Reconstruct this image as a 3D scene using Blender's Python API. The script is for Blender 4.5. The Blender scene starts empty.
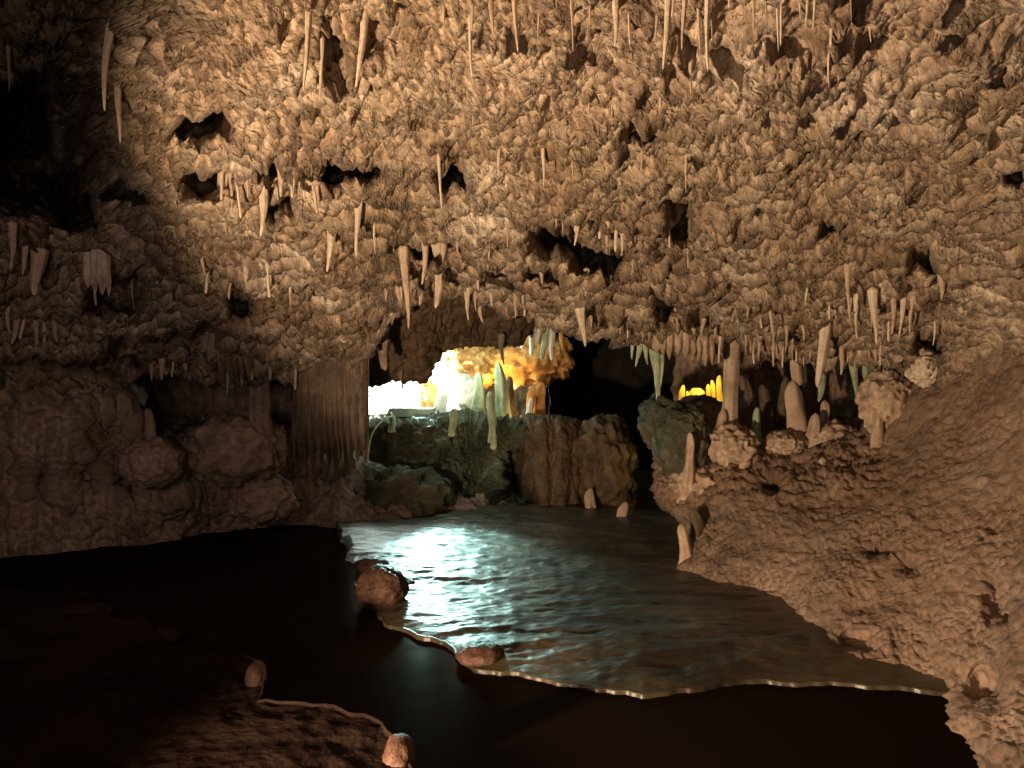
import bpy, math, random
import numpy as np
from mathutils import Vector

random.seed(7)
S = bpy.context.scene
COL = S.collection

# ------------------------------------------------------------------ camera
F = 887.0
CZ = 1.7
PITCH = math.atan(24.0 / F)
cam_d = bpy.data.cameras.new('camera')
cam_d.sensor_width = 36.0
cam_d.lens = F / 1024.0 * 36.0
cam_d.clip_end = 100
cam = bpy.data.objects.new('camera', cam_d)
cam.location = (0, 0, CZ)
cam.rotation_euler = (math.pi / 2 - PITCH, 0, 0)
COL.objects.link(cam)
S.camera = cam
CP, SP = math.cos(PITCH), math.sin(PITCH)


def at(px, py, Y):
    """world point at distance Y in front of the viewer along a line of sight"""
    px = np.asarray(px, float); py = np.asarray(py, float); Y = np.asarray(Y, float)
    x = (px - 512) / F; u = (384 - py) / F
    dy = CP + u * SP
    dz = -SP + u * CP
    t = Y / dy
    return np.stack(np.broadcast_arrays(x * t, Y, CZ + dz * t), -1)


def ydepth(py, z=0.0):
    """distance at which the sight line of row py meets height z"""
    u = (384 - np.asarray(py, float)) / F
    return (z - CZ) * (CP + u * SP) / (-SP + u * CP)


def proj(P):
    d = P[..., 1]; h = P[..., 2] - CZ
    zf = d * CP - h * SP
    up = d * SP + h * CP
    return 512 + F * P[..., 0] / zf, 384 - F * up / zf


def proj_scale(Y):
    return Y / F      # metres per pixel at distance Y


# ------------------------------------------------------------------ noise
_rng = np.random.RandomState(3)
_perm = np.tile(_rng.permutation(256), 3).astype(np.int64)
_g = _rng.normal(size=(256, 3)); _g /= np.linalg.norm(_g, axis=1, keepdims=True)
_w = _rng.rand(256, 3)


def perlin(P):
    Pi = np.floor(P).astype(np.int64); f = P - Pi
    Pi &= 255
    w = f * f * f * (f * (f * 6 - 15) + 10)
    out = 0
    for i in (0, 1):
        for j in (0, 1):
            for k in (0, 1):
                h = _perm[_perm[_perm[(Pi[..., 0] + i) & 255] + ((Pi[..., 1] + j) & 255)] + ((Pi[..., 2] + k) & 255)]
                g = _g[h]
                d = (g[..., 0] * (f[..., 0] - i) + g[..., 1] * (f[..., 1] - j) + g[..., 2] * (f[..., 2] - k))
                wt = (w[..., 0] if i else 1 - w[..., 0]) * (w[..., 1] if j else 1 - w[..., 1]) * (w[..., 2] if k else 1 - w[..., 2])
                out = out + d * wt
    return out * 1.6


def fbm(P, octs=3, gain=0.5, ridge=False):
    a = 1.0; s = 0; t = 0
    for o in range(octs):
        n = perlin(P * (2.03 ** o) + 17.3 * o)
        if ridge:
            n = 1 - 2 * np.abs(n)
        s = s + a * n; t += a; a *= gain
    return s / t


def worley(P):
    Pi = np.floor(P).astype(np.int64); f = P - Pi
    best = np.full(P.shape[:-1], 9.0)
    for i in (-1, 0, 1):
        for j in (-1, 0, 1):
            for k in (-1, 0, 1):
                h = _perm[_perm[_perm[(Pi[..., 0] + i) & 255] + ((Pi[..., 1] + j) & 255)] + ((Pi[..., 2] + k) & 255)]
                c = _w[h]
                d = (c[..., 0] + i - f[..., 0]) ** 2 + (c[..., 1] + j - f[..., 1]) ** 2 + (c[..., 2] + k - f[..., 2]) ** 2
                best = np.minimum(best, d)
    return np.sqrt(best)


# ------------------------------------------------------------------ materials
def srgb(r, g, b):
    f = lambda c: (c / 255 / 12.92) if c <= 10 else ((c / 255 + 0.055) / 1.055) ** 2.4
    return (f(r), f(g), f(b), 1)


def rock_mat(name, c_dark, c_mid, c_light, scale=1.0, rough=0.85, bump=0.5, spec=0.3, tint=None, tint_amt=0.0, grain=1.0, cavity_shade=0.35):
    m = bpy.data.materials.new(name); m.use_nodes = True
    nt = m.node_tree; N = nt.nodes; L = nt.links
    b = N['Principled BSDF']
    tc = N.new('ShaderNodeTexCoord')
    n1 = N.new('ShaderNodeTexNoise'); n1.inputs['Scale'].default_value = 2.2 * scale; n1.inputs['Detail'].default_value = 6; n1.inputs['Roughness'].default_value = 0.65
    n2 = N.new('ShaderNodeTexNoise'); n2.inputs['Scale'].default_value = 26 * scale; n2.inputs['Detail'].default_value = 5; n2.inputs['Roughness'].default_value = 0.7
    L.new(tc.outputs['Object'], n1.inputs['Vector']); L.new(tc.outputs['Object'], n2.inputs['Vector'])
    mx = N.new('ShaderNodeMath'); mx.operation = 'MULTIPLY_ADD'
    mx.inputs[1].default_value = 0.7
    L.new(n1.outputs['Fac'], mx.inputs[0])
    m2 = N.new('ShaderNodeMath'); m2.operation = 'MULTIPLY'; m2.inputs[1].default_value = 0.3
    L.new(n2.outputs['Fac'], m2.inputs[0]); L.new(m2.outputs[0], mx.inputs[2])
    cr = N.new('ShaderNodeValToRGB')
    e = cr.color_ramp.elements
    e[0].position = 0.36; e[0].color = c_dark
    e[1].position = 0.66; e[1].color = c_light
    k = e.new(0.5); k.color = c_mid
    L.new(mx.outputs[0], cr.inputs['Fac'])
    col = cr.outputs['Color']
    if tint:
        n3 = N.new('ShaderNodeTexNoise'); n3.inputs['Scale'].default_value = 0.9 * scale; n3.inputs['Detail'].default_value = 3
        L.new(tc.outputs['Object'], n3.inputs['Vector'])
        mr = N.new('ShaderNodeMapRange'); mr.inputs['From Min'].default_value = 0.42; mr.inputs['From Max'].default_value = 0.62
        mr.inputs['To Max'].default_value = tint_amt
        L.new(n3.outputs['Fac'], mr.inputs['Value'])
        mm = N.new('ShaderNodeMix'); mm.data_type = 'RGBA'
        L.new(mr.outputs[0], mm.inputs['Factor']); L.new(col, mm.inputs['A']); mm.inputs['B'].default_value = tint
        col = mm.outputs['Result']
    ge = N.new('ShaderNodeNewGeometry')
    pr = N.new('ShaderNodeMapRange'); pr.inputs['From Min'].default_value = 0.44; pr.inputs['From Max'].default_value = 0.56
    pr.inputs['To Min'].default_value = 1 - cavity_shade; pr.inputs['To Max'].default_value = 1 + 0.6 * cavity_shade  # occlusion-like shade painted into the base colour: creases darker, ridges lighter
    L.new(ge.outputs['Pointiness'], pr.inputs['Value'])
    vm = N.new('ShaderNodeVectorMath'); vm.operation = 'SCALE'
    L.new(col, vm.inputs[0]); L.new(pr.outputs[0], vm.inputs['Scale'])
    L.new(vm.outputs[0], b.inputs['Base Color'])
    b.inputs['Roughness'].default_value = rough
    b.inputs['Specular IOR Level'].default_value = spec
    v = N.new('ShaderNodeTexVoronoi'); v.inputs['Scale'].default_value = 34 * scale; v.feature = 'SMOOTH_F1'
    dm = N.new('ShaderNodeVectorMath'); dm.operation = 'ADD'
    n4 = N.new('ShaderNodeTexNoise'); n4.inputs['Scale'].default_value = 18 * scale; n4.inputs['Detail'].default_value = 2
    L.new(tc.outputs['Object'], n4.inputs['Vector'])
    vs = N.new('ShaderNodeVectorMath'); vs.operation = 'SCALE'; vs.inputs['Scale'].default_value = 0.08 / scale
    L.new(n4.outputs['Color'], vs.inputs[0])
    L.new(tc.outputs['Object'], dm.inputs[0]); L.new(vs.outputs[0], dm.inputs[1])
    L.new(dm.outputs[0], v.inputs['Vector'])
    sm = N.new('ShaderNodeMath'); sm.operation = 'MULTIPLY_ADD'; sm.inputs[1].default_value = -0.7
    L.new(v.outputs['Distance'], sm.inputs[0]); L.new(n2.outputs['Fac'], sm.inputs[2])
    bp = N.new('ShaderNodeBump'); bp.inputs['Strength'].default_value = bump; bp.inputs['Distance'].default_value = 0.03 * grain
    L.new(sm.outputs[0], bp.inputs['Height'])
    L.new(bp.outputs[0], b.inputs['Normal'])
    return m


M = {}
M['ceiling'] = rock_mat('ceiling rock', (0.20, 0.13, 0.085, 1), (0.47, 0.355, 0.255, 1), (0.86, 0.75, 0.60, 1), 1.0, bump=1.0, tint=(0.42, 0.31, 0.19, 1), tint_amt=0.5, cavity_shade=0.6, grain=1.5)
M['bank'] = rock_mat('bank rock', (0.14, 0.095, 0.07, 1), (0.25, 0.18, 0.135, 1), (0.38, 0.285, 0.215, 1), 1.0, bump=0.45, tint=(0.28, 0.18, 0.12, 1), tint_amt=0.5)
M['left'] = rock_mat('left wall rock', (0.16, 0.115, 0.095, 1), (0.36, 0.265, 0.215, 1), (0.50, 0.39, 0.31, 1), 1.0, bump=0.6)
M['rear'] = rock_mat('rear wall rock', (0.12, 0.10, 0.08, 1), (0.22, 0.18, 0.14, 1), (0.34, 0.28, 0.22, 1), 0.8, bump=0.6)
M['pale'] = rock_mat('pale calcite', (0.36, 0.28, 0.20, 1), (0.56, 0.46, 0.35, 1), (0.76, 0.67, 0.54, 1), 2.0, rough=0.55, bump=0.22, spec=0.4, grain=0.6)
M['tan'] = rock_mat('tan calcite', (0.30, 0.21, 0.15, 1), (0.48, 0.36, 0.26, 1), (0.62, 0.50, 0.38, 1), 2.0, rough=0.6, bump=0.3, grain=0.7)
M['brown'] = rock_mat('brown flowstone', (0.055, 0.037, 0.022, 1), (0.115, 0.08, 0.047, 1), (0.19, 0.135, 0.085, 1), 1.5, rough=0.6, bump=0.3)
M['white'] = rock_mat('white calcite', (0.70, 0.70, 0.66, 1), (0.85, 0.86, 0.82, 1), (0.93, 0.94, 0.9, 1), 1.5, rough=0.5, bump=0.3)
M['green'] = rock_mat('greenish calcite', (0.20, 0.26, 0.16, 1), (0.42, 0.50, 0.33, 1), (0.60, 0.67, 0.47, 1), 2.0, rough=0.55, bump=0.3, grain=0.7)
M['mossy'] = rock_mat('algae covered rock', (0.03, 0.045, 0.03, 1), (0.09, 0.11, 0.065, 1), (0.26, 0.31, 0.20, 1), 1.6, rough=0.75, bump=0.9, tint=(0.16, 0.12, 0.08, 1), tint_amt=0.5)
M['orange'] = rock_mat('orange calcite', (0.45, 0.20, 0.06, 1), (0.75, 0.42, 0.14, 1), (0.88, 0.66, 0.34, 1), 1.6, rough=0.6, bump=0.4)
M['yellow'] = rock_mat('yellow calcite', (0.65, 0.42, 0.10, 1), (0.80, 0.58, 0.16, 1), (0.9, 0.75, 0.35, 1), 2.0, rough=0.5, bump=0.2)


def floor_mat():
    m = bpy.data.materials.new('wet flowstone'); m.use_nodes = True
    nt = m.node_tree; N = nt.nodes; L = nt.links; b = N['Principled BSDF']
    tc = N.new('ShaderNodeTexCoord')
    n1 = N.new('ShaderNodeTexNoise'); n1.inputs['Scale'].default_value = 1.6; n1.inputs['Detail'].default_value = 7
    L.new(tc.outputs['Object'], n1.inputs['Vector'])
    cr = N.new('ShaderNodeValToRGB'); e = cr.color_ramp.elements
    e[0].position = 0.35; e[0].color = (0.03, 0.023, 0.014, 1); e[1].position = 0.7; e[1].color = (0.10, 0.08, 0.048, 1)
    L.new(n1.outputs['Fac'], cr.inputs['Fac']); L.new(cr.outputs['Color'], b.inputs['Base Color'])
    b.inputs['Roughness'].default_value = 0.40
    b.inputs['Specular IOR Level'].default_value = 0.5
    mp = N.new('ShaderNodeMapping'); mp.inputs['Scale'].default_value = (1.0, 1.8, 1)
    L.new(tc.outputs['Object'], mp.inputs['Vector'])
    n2 = N.new('ShaderNodeTexNoise'); n2.inputs['Scale'].default_value = 5; n2.inputs['Detail'].default_value = 4; n2.inputs['Roughness'].default_value = 0.6
    L.new(mp.outputs[0], n2.inputs['Vector'])
    bp = N.new('ShaderNodeBump'); bp.inputs['Strength'].default_value = 0.35; bp.inputs['Distance'].default_value = 0.03
    L.new(n2.outputs['Fac'], bp.inputs['Height']); L.new(bp.outputs[0], b.inputs['Normal'])
    return m


def water_mat():
    m = bpy.data.materials.new('dark still water'); m.use_nodes = True
    nt = m.node_tree; N = nt.nodes; L = nt.links; N.remove(N['Principled BSDF'])
    df = N.new('ShaderNodeBsdfDiffuse'); df.inputs['Color'].default_value = (0.018, 0.011, 0.008, 1)
    gl = N.new('ShaderNodeBsdfGlossy'); gl.inputs['Roughness'].default_value = 0.2; gl.inputs['Color'].default_value = (1, 0.9, 0.8, 1)
    mx = N.new('ShaderNodeMixShader'); mx.inputs[0].default_value = 0.0015
    tc = N.new('ShaderNodeTexCoord')
    n2 = N.new('ShaderNodeTexNoise'); n2.inputs['Scale'].default_value = 2.5; n2.inputs['Detail'].default_value = 2
    L.new(tc.outputs['Object'], n2.inputs['Vector'])
    bp = N.new('ShaderNodeBump'); bp.inputs['Strength'].default_value = 0.15; bp.inputs['Distance'].default_value = 0.02
    L.new(n2.outputs['Fac'], bp.inputs['Height']); L.new(bp.outputs[0], gl.inputs['Normal'])
    L.new(df.outputs[0], mx.inputs[1]); L.new(gl.outputs[0], mx.inputs[2]); L.new(mx.outputs[0], N['Material Output'].inputs['Surface'])
    return m


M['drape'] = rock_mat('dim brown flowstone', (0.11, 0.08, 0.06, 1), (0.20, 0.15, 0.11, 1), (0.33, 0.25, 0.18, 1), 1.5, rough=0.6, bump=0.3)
M['void_shade'] = rock_mat('shade painted far rock', (0.015, 0.012, 0.01, 1), (0.03, 0.024, 0.02, 1), (0.05, 0.04, 0.03, 1), 0.8)  # near-black colour stands in for shade on rock that light still reaches
M['floor'] = floor_mat()
M['water'] = water_mat()
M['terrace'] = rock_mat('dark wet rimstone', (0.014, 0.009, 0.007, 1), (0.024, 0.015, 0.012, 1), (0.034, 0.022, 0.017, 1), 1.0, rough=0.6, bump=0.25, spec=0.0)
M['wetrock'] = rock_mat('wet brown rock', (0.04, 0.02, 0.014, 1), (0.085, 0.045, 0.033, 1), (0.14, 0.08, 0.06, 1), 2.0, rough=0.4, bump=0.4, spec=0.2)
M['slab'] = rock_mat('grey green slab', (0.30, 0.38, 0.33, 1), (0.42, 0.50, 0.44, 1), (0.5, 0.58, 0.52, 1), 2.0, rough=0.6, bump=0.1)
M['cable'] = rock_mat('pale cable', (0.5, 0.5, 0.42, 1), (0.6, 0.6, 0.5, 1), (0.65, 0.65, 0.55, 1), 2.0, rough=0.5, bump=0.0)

# ------------------------------------------------------------------ mesh helpers


def mesh_from(name, V, Fc, mat, smooth=True):
    me = bpy.data.meshes.new(name)
    V = np.asarray(V, np.float32); Fc = np.asarray(Fc, np.int32)
    n = Fc.shape[1]
    me.vertices.add(len(V)); me.vertices.foreach_set('co', V.ravel())
    me.loops.add(Fc.size); me.loops.foreach_set('vertex_index', Fc.ravel())
    me.polygons.add(len(Fc))
    me.polygons.foreach_set('loop_start', np.arange(0, Fc.size, n, dtype=np.int32))
    me.polygons.foreach_set('loop_total', np.full(len(Fc), n, np.int32))
    me.update(calc_edges=True)
    if smooth:
        me.polygons.foreach_set('use_smooth', np.ones(len(Fc), bool))
    me.materials.append(mat)
    return me


def link(name, me, loc=(0, 0, 0), parent=None):
    o = bpy.data.objects.new(name, me); COL.objects.link(o); o.location = loc
    if parent: o.parent = parent
    return o


def tag(o, label=None, cat=None, group=None, kind=None):
    if label: o['label'] = label
    if cat: o['category'] = cat
    if group: o['group'] = group
    if kind: o['kind'] = kind
    return o


def grid_faces(nv, nu):
    i = np.arange(nv * nu).reshape(nv, nu)
    return np.stack([i[:-1, :-1], i[:-1, 1:], i[1:, 1:], i[1:, :-1]], -1).reshape(-1, 4)


def tps(ctrl):
    C = np.array(ctrl, float); X = C[:, :2] / 500.0; y = C[:, 2]; n = len(X)

    def K(A, B):
        r2 = ((A[:, None, :] - B[None]) ** 2).sum(-1)
        return 0.5 * r2 * np.log(r2 + 1e-9)
    A = np.zeros((n + 3, n + 3)); A[:n, :n] = K(X, X) + 1e-4 * np.eye(n)
    A[:n, n] = 1; A[:n, n + 1:] = X; A[n, :n] = 1; A[n + 1:, :n] = X.T
    w = np.linalg.solve(A, np.r_[y, 0, 0, 0])

    def f(px, py):
        sh = np.broadcast(px, py).shape
        Q = np.stack([np.broadcast_to(px, sh).ravel(), np.broadcast_to(py, sh).ravel()], -1) / 500.0
        out = np.empty(len(Q))
        for s in range(0, len(Q), 50000):
            q = Q[s:s + 50000]
            out[s:s + 50000] = K(q, X) @ w[:n] + w[n] + q @ w[n + 1:]
        return out.reshape(sh)
    return f


def normals(P):
    du = np.gradient(P, axis=1); dv = np.gradient(P, axis=0)
    n = np.cross(du, dv)
    n /= np.linalg.norm(n, axis=-1, keepdims=True) + 1e-9
    tocam = np.array([0, 0, CZ]) - P
    s = np.sign((n * tocam).sum(-1, keepdims=True)); s[s == 0] = 1
    # keep one consistent side over the whole sheet
    return n * np.sign(s[P.shape[0] // 2, P.shape[1] // 2])


def interp(pts):
    a = np.array(pts, float)
    return lambda x: np.interp(x, a[:, 0], a[:, 1])


def smooth_bump(px, py, cx, cy, rx, ry, p=4):
    r = (np.abs((px - cx) / rx) ** p + np.abs((py - cy) / ry) ** p)
    return np.exp(-r)


SHEETS = []


def register(P):
    SHEETS.append(P.reshape(-1, 3))
    q = proj(P.reshape(-1, 3))
    SHEETS[-1] = (P.reshape(-1, 3), q[0], q[1])


def hit(px, py, sheet=None, default=None):
    best = None
    for k, (P, qx, qy) in enumerate(SHEETS):
        if sheet is not None and k not in sheet: continue
        m = (np.abs(qx - px) < 2.5) & (np.abs(qy - py) < 2.5) & (P[:, 1] > 1.0)
        if not m.any(): continue
        Q = P[m]; j = np.argmin(Q[:, 1])
        if best is None or Q[j, 1] < best[1]: best = Q[j]
    if best is None: return default
    return best


def rock_disp(P, big=0.12, mid=0.05, small=0.022, pop=0.018, drip=0.03, seed=0.0):
    Q = P + seed
    fine = 31.0
    d = big * fbm(Q * 1.3, 2)
    d = d + mid * fbm(Q * 4.2 + 5, 3, 0.55, ridge=True)
    d = d + drip * fbm(Q * np.array([11, 7, 2.4]), 2, 0.5, ridge=True)
    warp = Q + 0.04 * np.stack([perlin(Q * 9), perlin(Q * 9 + 31), perlin(Q * 9 + 67)], -1)
    md = np.clip(1 + 1.3 * perlin(Q * 1.7 + 90), 0.35, 2.0)
    small = small * md; pop = pop * (2.2 - md)
    w1 = worley(warp * 9)
    d = d + pop * (1.0 - 1.7 * np.minimum(w1, 0.9))
    w2 = worley(warp * fine + 3)
    d = d + small * (0.6 - np.minimum(w2, 0.8)) * (0.8 + 0.8 * perlin(Q * 3))
    d = d + small * 0.5 * perlin(warp * 17 + 50)
    return d


# ------------------------------------------------------------------ CEILING
ylip = interp([(-260, 392), (0, 390), (60, 386), (120, 374), (180, 368), (215, 382), (250, 378), (300, 372), (335, 372), (360, 360),
               (385, 330), (410, 298), (435, 290), (470, 300), (520, 311), (560, 316), (600, 330), (640, 340), (720, 350), (760, 352),
               (820, 362), (880, 366), (905, 358), (930, 360), (960, 400), (1300, 400)])
ceil_depth = tps([
    # top row -> lip; lit part
    (-200, -60, 3.4), (0, -60, 3.5), (150, -60, 3.1), (350, -60, 3.05), (600, -60, 3.0), (850, -60, 3.0), (1050, -60, 3.0), (1250, -60, 2.9),
    (150, 50, 3.9), (350, 50, 3.9), (600, 50, 3.8), (850, 50, 3.75), (1050, 50, 3.7), (1250, 50, 3.5),
    (170, 140, 5.0), (350, 140, 5.0), (600, 140, 4.8), (850, 140, 4.6), (1050, 140, 4.3), (1250, 140, 4.0),
    (170, 220, 6.0), (350, 230, 6.2), (600, 230, 6.0), (850, 230, 5.6), (1000, 230, 5.0), (1250, 230, 4.5),
    (250, 300, 7.2), (420, 280, 7.1), (600, 300, 7.1), (850, 300, 6.6), (960, 300, 6.0), (1100, 300, 5.3), (1250, 300, 4.8),
    (200, 370, 8.0), (340, 370, 8.6), (500, 340, 8.1), (640, 350, 8.1), (760, 362, 8.0), (880, 370, 7.2), (940, 360, 6.7), (1000, 400, 6.6), (1100, 400, 6.1), (1250, 400, 5.6),
    # left side
    (0, 20, 4.3), (-200, 50, 4.2), (80, 20, 4.4), (50, 60, 4.9),
    (0, 230, 6.2), (-200, 230, 5.6), (70, 210, 6.5), (0, 330, 7.3), (100, 330, 7.6), (-200, 380, 6.6), (60, 390, 8.0), (130, 380, 8.2)])

nu, nv = 800, 420
PX = np.linspace(-260, 1300, nu)[None, :] * np.ones((nv, 1))
v = np.linspace(0, 1, nv)[:, None]
PY = -60 + (ylip(PX) + 60) * v
# wavy lip
Yc = ceil_depth(PX, PY)
pits = [  # cx, cy, rx, ry, depth
    (38, 140, 60, 62, 2.6), (80, 205, 26, 20, 1.0), (12, 110, 34, 40, 1.2),
    (562, 232, 26, 17, 1.0), (598, 249, 26, 10, 0.9), (428, 240, 34, 8, 0.6), (452, 172, 15, 13, 0.7), (345, 165, 38, 13, 0.8),
    (678, 220, 11, 16, 0.5), (212, 165, 22, 14, 0.6), (132, 188, 22, 9, 0.7), (205, 116, 24, 7, 0.5), (272, 158, 12, 13, 0.6), (333, 35, 12, 26, 0.5),
    (385, 32, 22, 20, 0.5), (280, 193, 14, 14, 0.4), (520, 32, 9, 8, 0.4), (690, 28, 10, 22, 0.35), (120, 290, 26, 16, 0.7), (240, 290, 10, 24, 0.7),
    (925, 262, 14, 8, 0.4), (930, 345, 13, 11, 0.6), (700, 318, 12, 7, 0.35), (665, 305, 9, 9, 0.4), (830, 225, 10, 8, 0.3), (997, 75, 8, 12, 0.3),
    (1015, 175, 9, 9, 0.35), (585, 42, 14, 8, 0.3), (795, 20, 22, 8, 0.3), (840, 55, 9, 6, 0.3), (730, 35, 22, 7, 0.3), (150, 345, 40, 14, 0.6), (195, 338, 20, 12, 0.5),
    (60, 365, 60, 10, 0.5), (545, 265, 18, 7, 0.35), (500, 268, 16, 6, 0.3), (640, 128, 20, 8, 0.3), (735, 345, 8, 10, 0.5), (795, 330, 6, 5, 0.3), (857, 290, 7, 9, 0.35)]
Y0 = Yc.copy()
for cx, cy, rx, ry, dp in pits:
    sel = (np.abs(PX - cx) < rx * 2.4 + 8) & (np.abs(PY - cy) < ry * 2.4 + 8)
    qx_ = PX[sel]; qy_ = PY[sel]
    Qn = np.stack([qx_ * 0.06, qy_ * 0.08, 0 * qx_ + cy], -1)
    wx = (5 + 0.1 * rx) * fbm(Qn, 3); wy = (5 + 0.2 * ry) * fbm(Qn + 40, 3, 0.6)
    Yc[sel] += (1.4 if cy > 100 else 0.4) * dp * smooth_bump(qx_ + wx, qy_ + wy, cx, cy, rx * 0.95, ry * 0.95, 5)
# ledges: saw-tooth steps that make each band hang and then recede
Pc = at(PX, PY, Y0)
PIT = at(PX, PY, Yc) - Pc
# extensions: overhead towards and behind the viewer, and back from the lip
top = Pc[0]
over = []
for t in np.linspace(1, 0, 40, endpoint=False):
    q = top.copy(); q[:, 1] = top[:, 1] * (1 - t) + (-3.5) * t
    q[:, 0] = top[:, 0] * (1 + 1.2 * t); q[:, 2] = top[:, 2] + 0.35 * np.sin(t * math.pi / 2)
    over.append(q)
lip = Pc[-1]
back = []
for t in np.linspace(0, 1, 42)[1:]:
    q = lip.copy(); q[:, 1] += 2.2 * t; q[:, 2] += 0.9 * t ** 0.7 - 0.0; q[:, 0] *= (1 + 0.2 * t)
    back.append(q)
Pfull = np.concatenate([np.array(over), Pc, np.array(back)], 0)
Nn = normals(Pfull)
Dc = rock_disp(Pfull, 0.15, 0.10, 0.044, 0.028, 0.035)
qx, qy = proj(Pfull)
Dc = Dc * (1 - 0.4 * np.clip((qx - 820) / 150, 0, 1) * np.clip((330 - qy) / 60, 0, 1))
# sharp ledges in bands
led = fbm(Pfull * np.array([0.9, 1.6, 3.0]) + 40, 3)
fr = (led * 4.0) % 1.0
Dc = Dc + 0.09 * np.where(fr < 0.8, 3 * (fr / 0.8) ** 2 - 2 * (fr / 0.8) ** 3, 1 - 3 * ((fr - 0.8) / 0.2) ** 2 + 2 * ((fr - 0.8) / 0.2) ** 3) - 0.06
smooth_right = np.clip((proj(Pfull)[0] - 930) / 60, 0, 1) * np.clip((proj(Pfull)[1] - 260) / 60, 0, 1)
Dc = Dc * (1 - 0.6 * smooth_right)
Pd = Pfull + Nn * Dc[..., None]
Pd[40:40 + nv] += PIT
# the lip and lower parts sag into little drips
sag = np.clip(fbm(Pfull * np.array([5, 5, 1.0]) + 11, 2, 0.6), 0, 1)
Pd[..., 2] -= 0.08 * sag * (np.clip((proj(Pfull)[1] - 180) / 150, 0, 1))
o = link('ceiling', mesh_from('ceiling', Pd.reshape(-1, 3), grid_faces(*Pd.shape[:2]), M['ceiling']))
tag(o, kind='structure')
register(Pd[40:40 + nv])          # sheet 0

# ------------------------------------------------------------------ REAR CEILING MASS (dark, behind the lip, above the opening)
yb = interp([(300, 395), (330, 392), (350, 388), (366, 386), (400, 380), (420, 378), (427, 364), (436, 354), (450, 350), (480, 346), (505, 342), (520, 338), (528, 322), (540, 312), (570, 305), (620, 300)])
nu, nv = 260, 110
PX = np.linspace(290, 620, nu)[None, :] * np.ones((nv, 1)); v = np.linspace(0, 1, nv)[:, None]
PY = 255 + (yb(PX) - 255) * v
Yr = 9.0 + 0.004 * (PX - 330) + 0.6 * (v - 0.5)
Pr = at(PX, PY, Yr)
bk = []
for t in np.linspace(0, 1, 30)[1:]:
    q = Pr[-1].copy(); q[:, 1] += 1.2 * t; q[:, 2] += 0.5 * t; bk.append(q)
Pr = np.concatenate([Pr, np.array(bk)], 0)
Pr = Pr + normals(Pr) * rock_disp(Pr, 0.12, 0.06, 0.02, 0.02, 0.04, 9.0)[..., None]
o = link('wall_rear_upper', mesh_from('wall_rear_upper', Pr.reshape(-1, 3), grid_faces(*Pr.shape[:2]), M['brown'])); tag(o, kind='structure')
register(Pr)                      # sheet 1

# ------------------------------------------------------------------ RIGHT BANK
btop = interp([(640, 455), (660, 452), (690, 455), (700, 452), (740, 448), (790, 440), (830, 436), (860, 432), (880, 420), (892, 400), (905, 388), (930, 382), (960, 380), (985, 352), (1024, 335), (1300, 330)])
xl = interp([(330, 662), (450, 662), (470, 660), (490, 661), (505, 668), (516, 680), (530, 690), (545, 692), (560, 684), (575, 676), (590, 676), (900, 676)])
wl = [(678, 578), (720, 590), (760, 598), (795, 618), (812, 645), (830, 662), (870, 676), (935, 690), (950, 712), (975, 740), (985, 768), (1040, 850)]
ctrl = [(x, y, float(ydepth(y))) for x, y in wl]
ctrl += [(x - 28, y + 60, float(ydepth(y)) - 0.1) for x, y in wl[4:]] + [(x - 30, y + 40, float(ydepth(y)) + 0.3) for x, y in wl[:4]]
ctrl += [(665, 455, 8.3), (690, 455, 8.1), (740, 450, 8.0), (800, 440, 7.9), (860, 432, 7.6), (900, 395, 7.3), (940, 385, 6.9), (1000, 345, 6.3), (1150, 335, 5.6), (1300, 330, 5.0),
         (690, 500, 7.6), (760, 500, 7.2), (850, 500, 6.6), (950, 480, 5.9), (1050, 460, 5.1), (1250, 450, 4.4),
         (690, 545, 7.15), (800, 570, 6.1), (900, 580, 5.4), (1000, 580, 4.7), (1150, 570, 4.0), (1300, 560, 3.7),
         (1000, 680, 4.1), (1100, 680, 3.6), (1300, 680, 3.1), (1100, 780, 3.1), (1300, 850, 2.5)]
bank_depth = tps(ctrl)
nu, nv = 520, 400
u = np.linspace(0, 1, nu)[None, :] * np.ones((nv, 1)); v = np.linspace(0, 1, nv)[:, None]
PX0 = 662 + (1300 - 662) * u ** 1.25
PY = btop(PX0) + (900 - btop(PX0)) * v
PX = PX0 + (xl(PY) - 662) * (1 - u) ** 4
Yb = bank_depth(PX, PY)
for cx, cy, rx, ry, dp in [(880, 557, 14, 6, 0.35), (912, 570, 10, 5, 0.2), (770, 488, 12, 7, 0.4), (852, 418, 16, 10, 0.5), (1000, 600, 14, 20, 0.15), (858, 640, 16, 10, 0.15), (990, 690, 20, 24, 0.2), (706, 480, 10, 10, 0.35)]:
    Yb = Yb + dp * smooth_bump(PX, PY, cx, cy, rx, ry, 3)
Pb = at(PX, PY, Yb)
ext = []
for t in np.linspace(1, 0, 60, endpoint=False):
    q = Pb[0].copy(); q[:, 1] += 2.2 * t; q[:, 2] -= 0.12 * t; q[:, 0] *= (1 + 0.22 * t); ext.append(q)
Pb = np.concatenate([np.array(ext), Pb], 0)
ext = []
for t in np.linspace(1, 0, 24, endpoint=False):
    q = Pb[:, 0].copy(); q[:, 1] += 1.6 * t; q[:, 0] += 0.45 * t; ext.append(q)
Pb = np.concatenate([np.stack(ext, 1), Pb], 1)
Db = rock_disp(Pb, 0.12, 0.04, 0.03, 0.010, 0.015, 21.0)
qx, qy = proj(Pb)
rough_up = np.clip((520 - qy) / 60, 0, 1) * np.clip((900 - qx) / 60, 0, 1)
Db = Db * (0.75 + 0.9 * rough_up) + 0.05 * rough_up * (0.7 - worley(Pb * 6))
Pb = Pb + normals(Pb) * Db[..., None]
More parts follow.
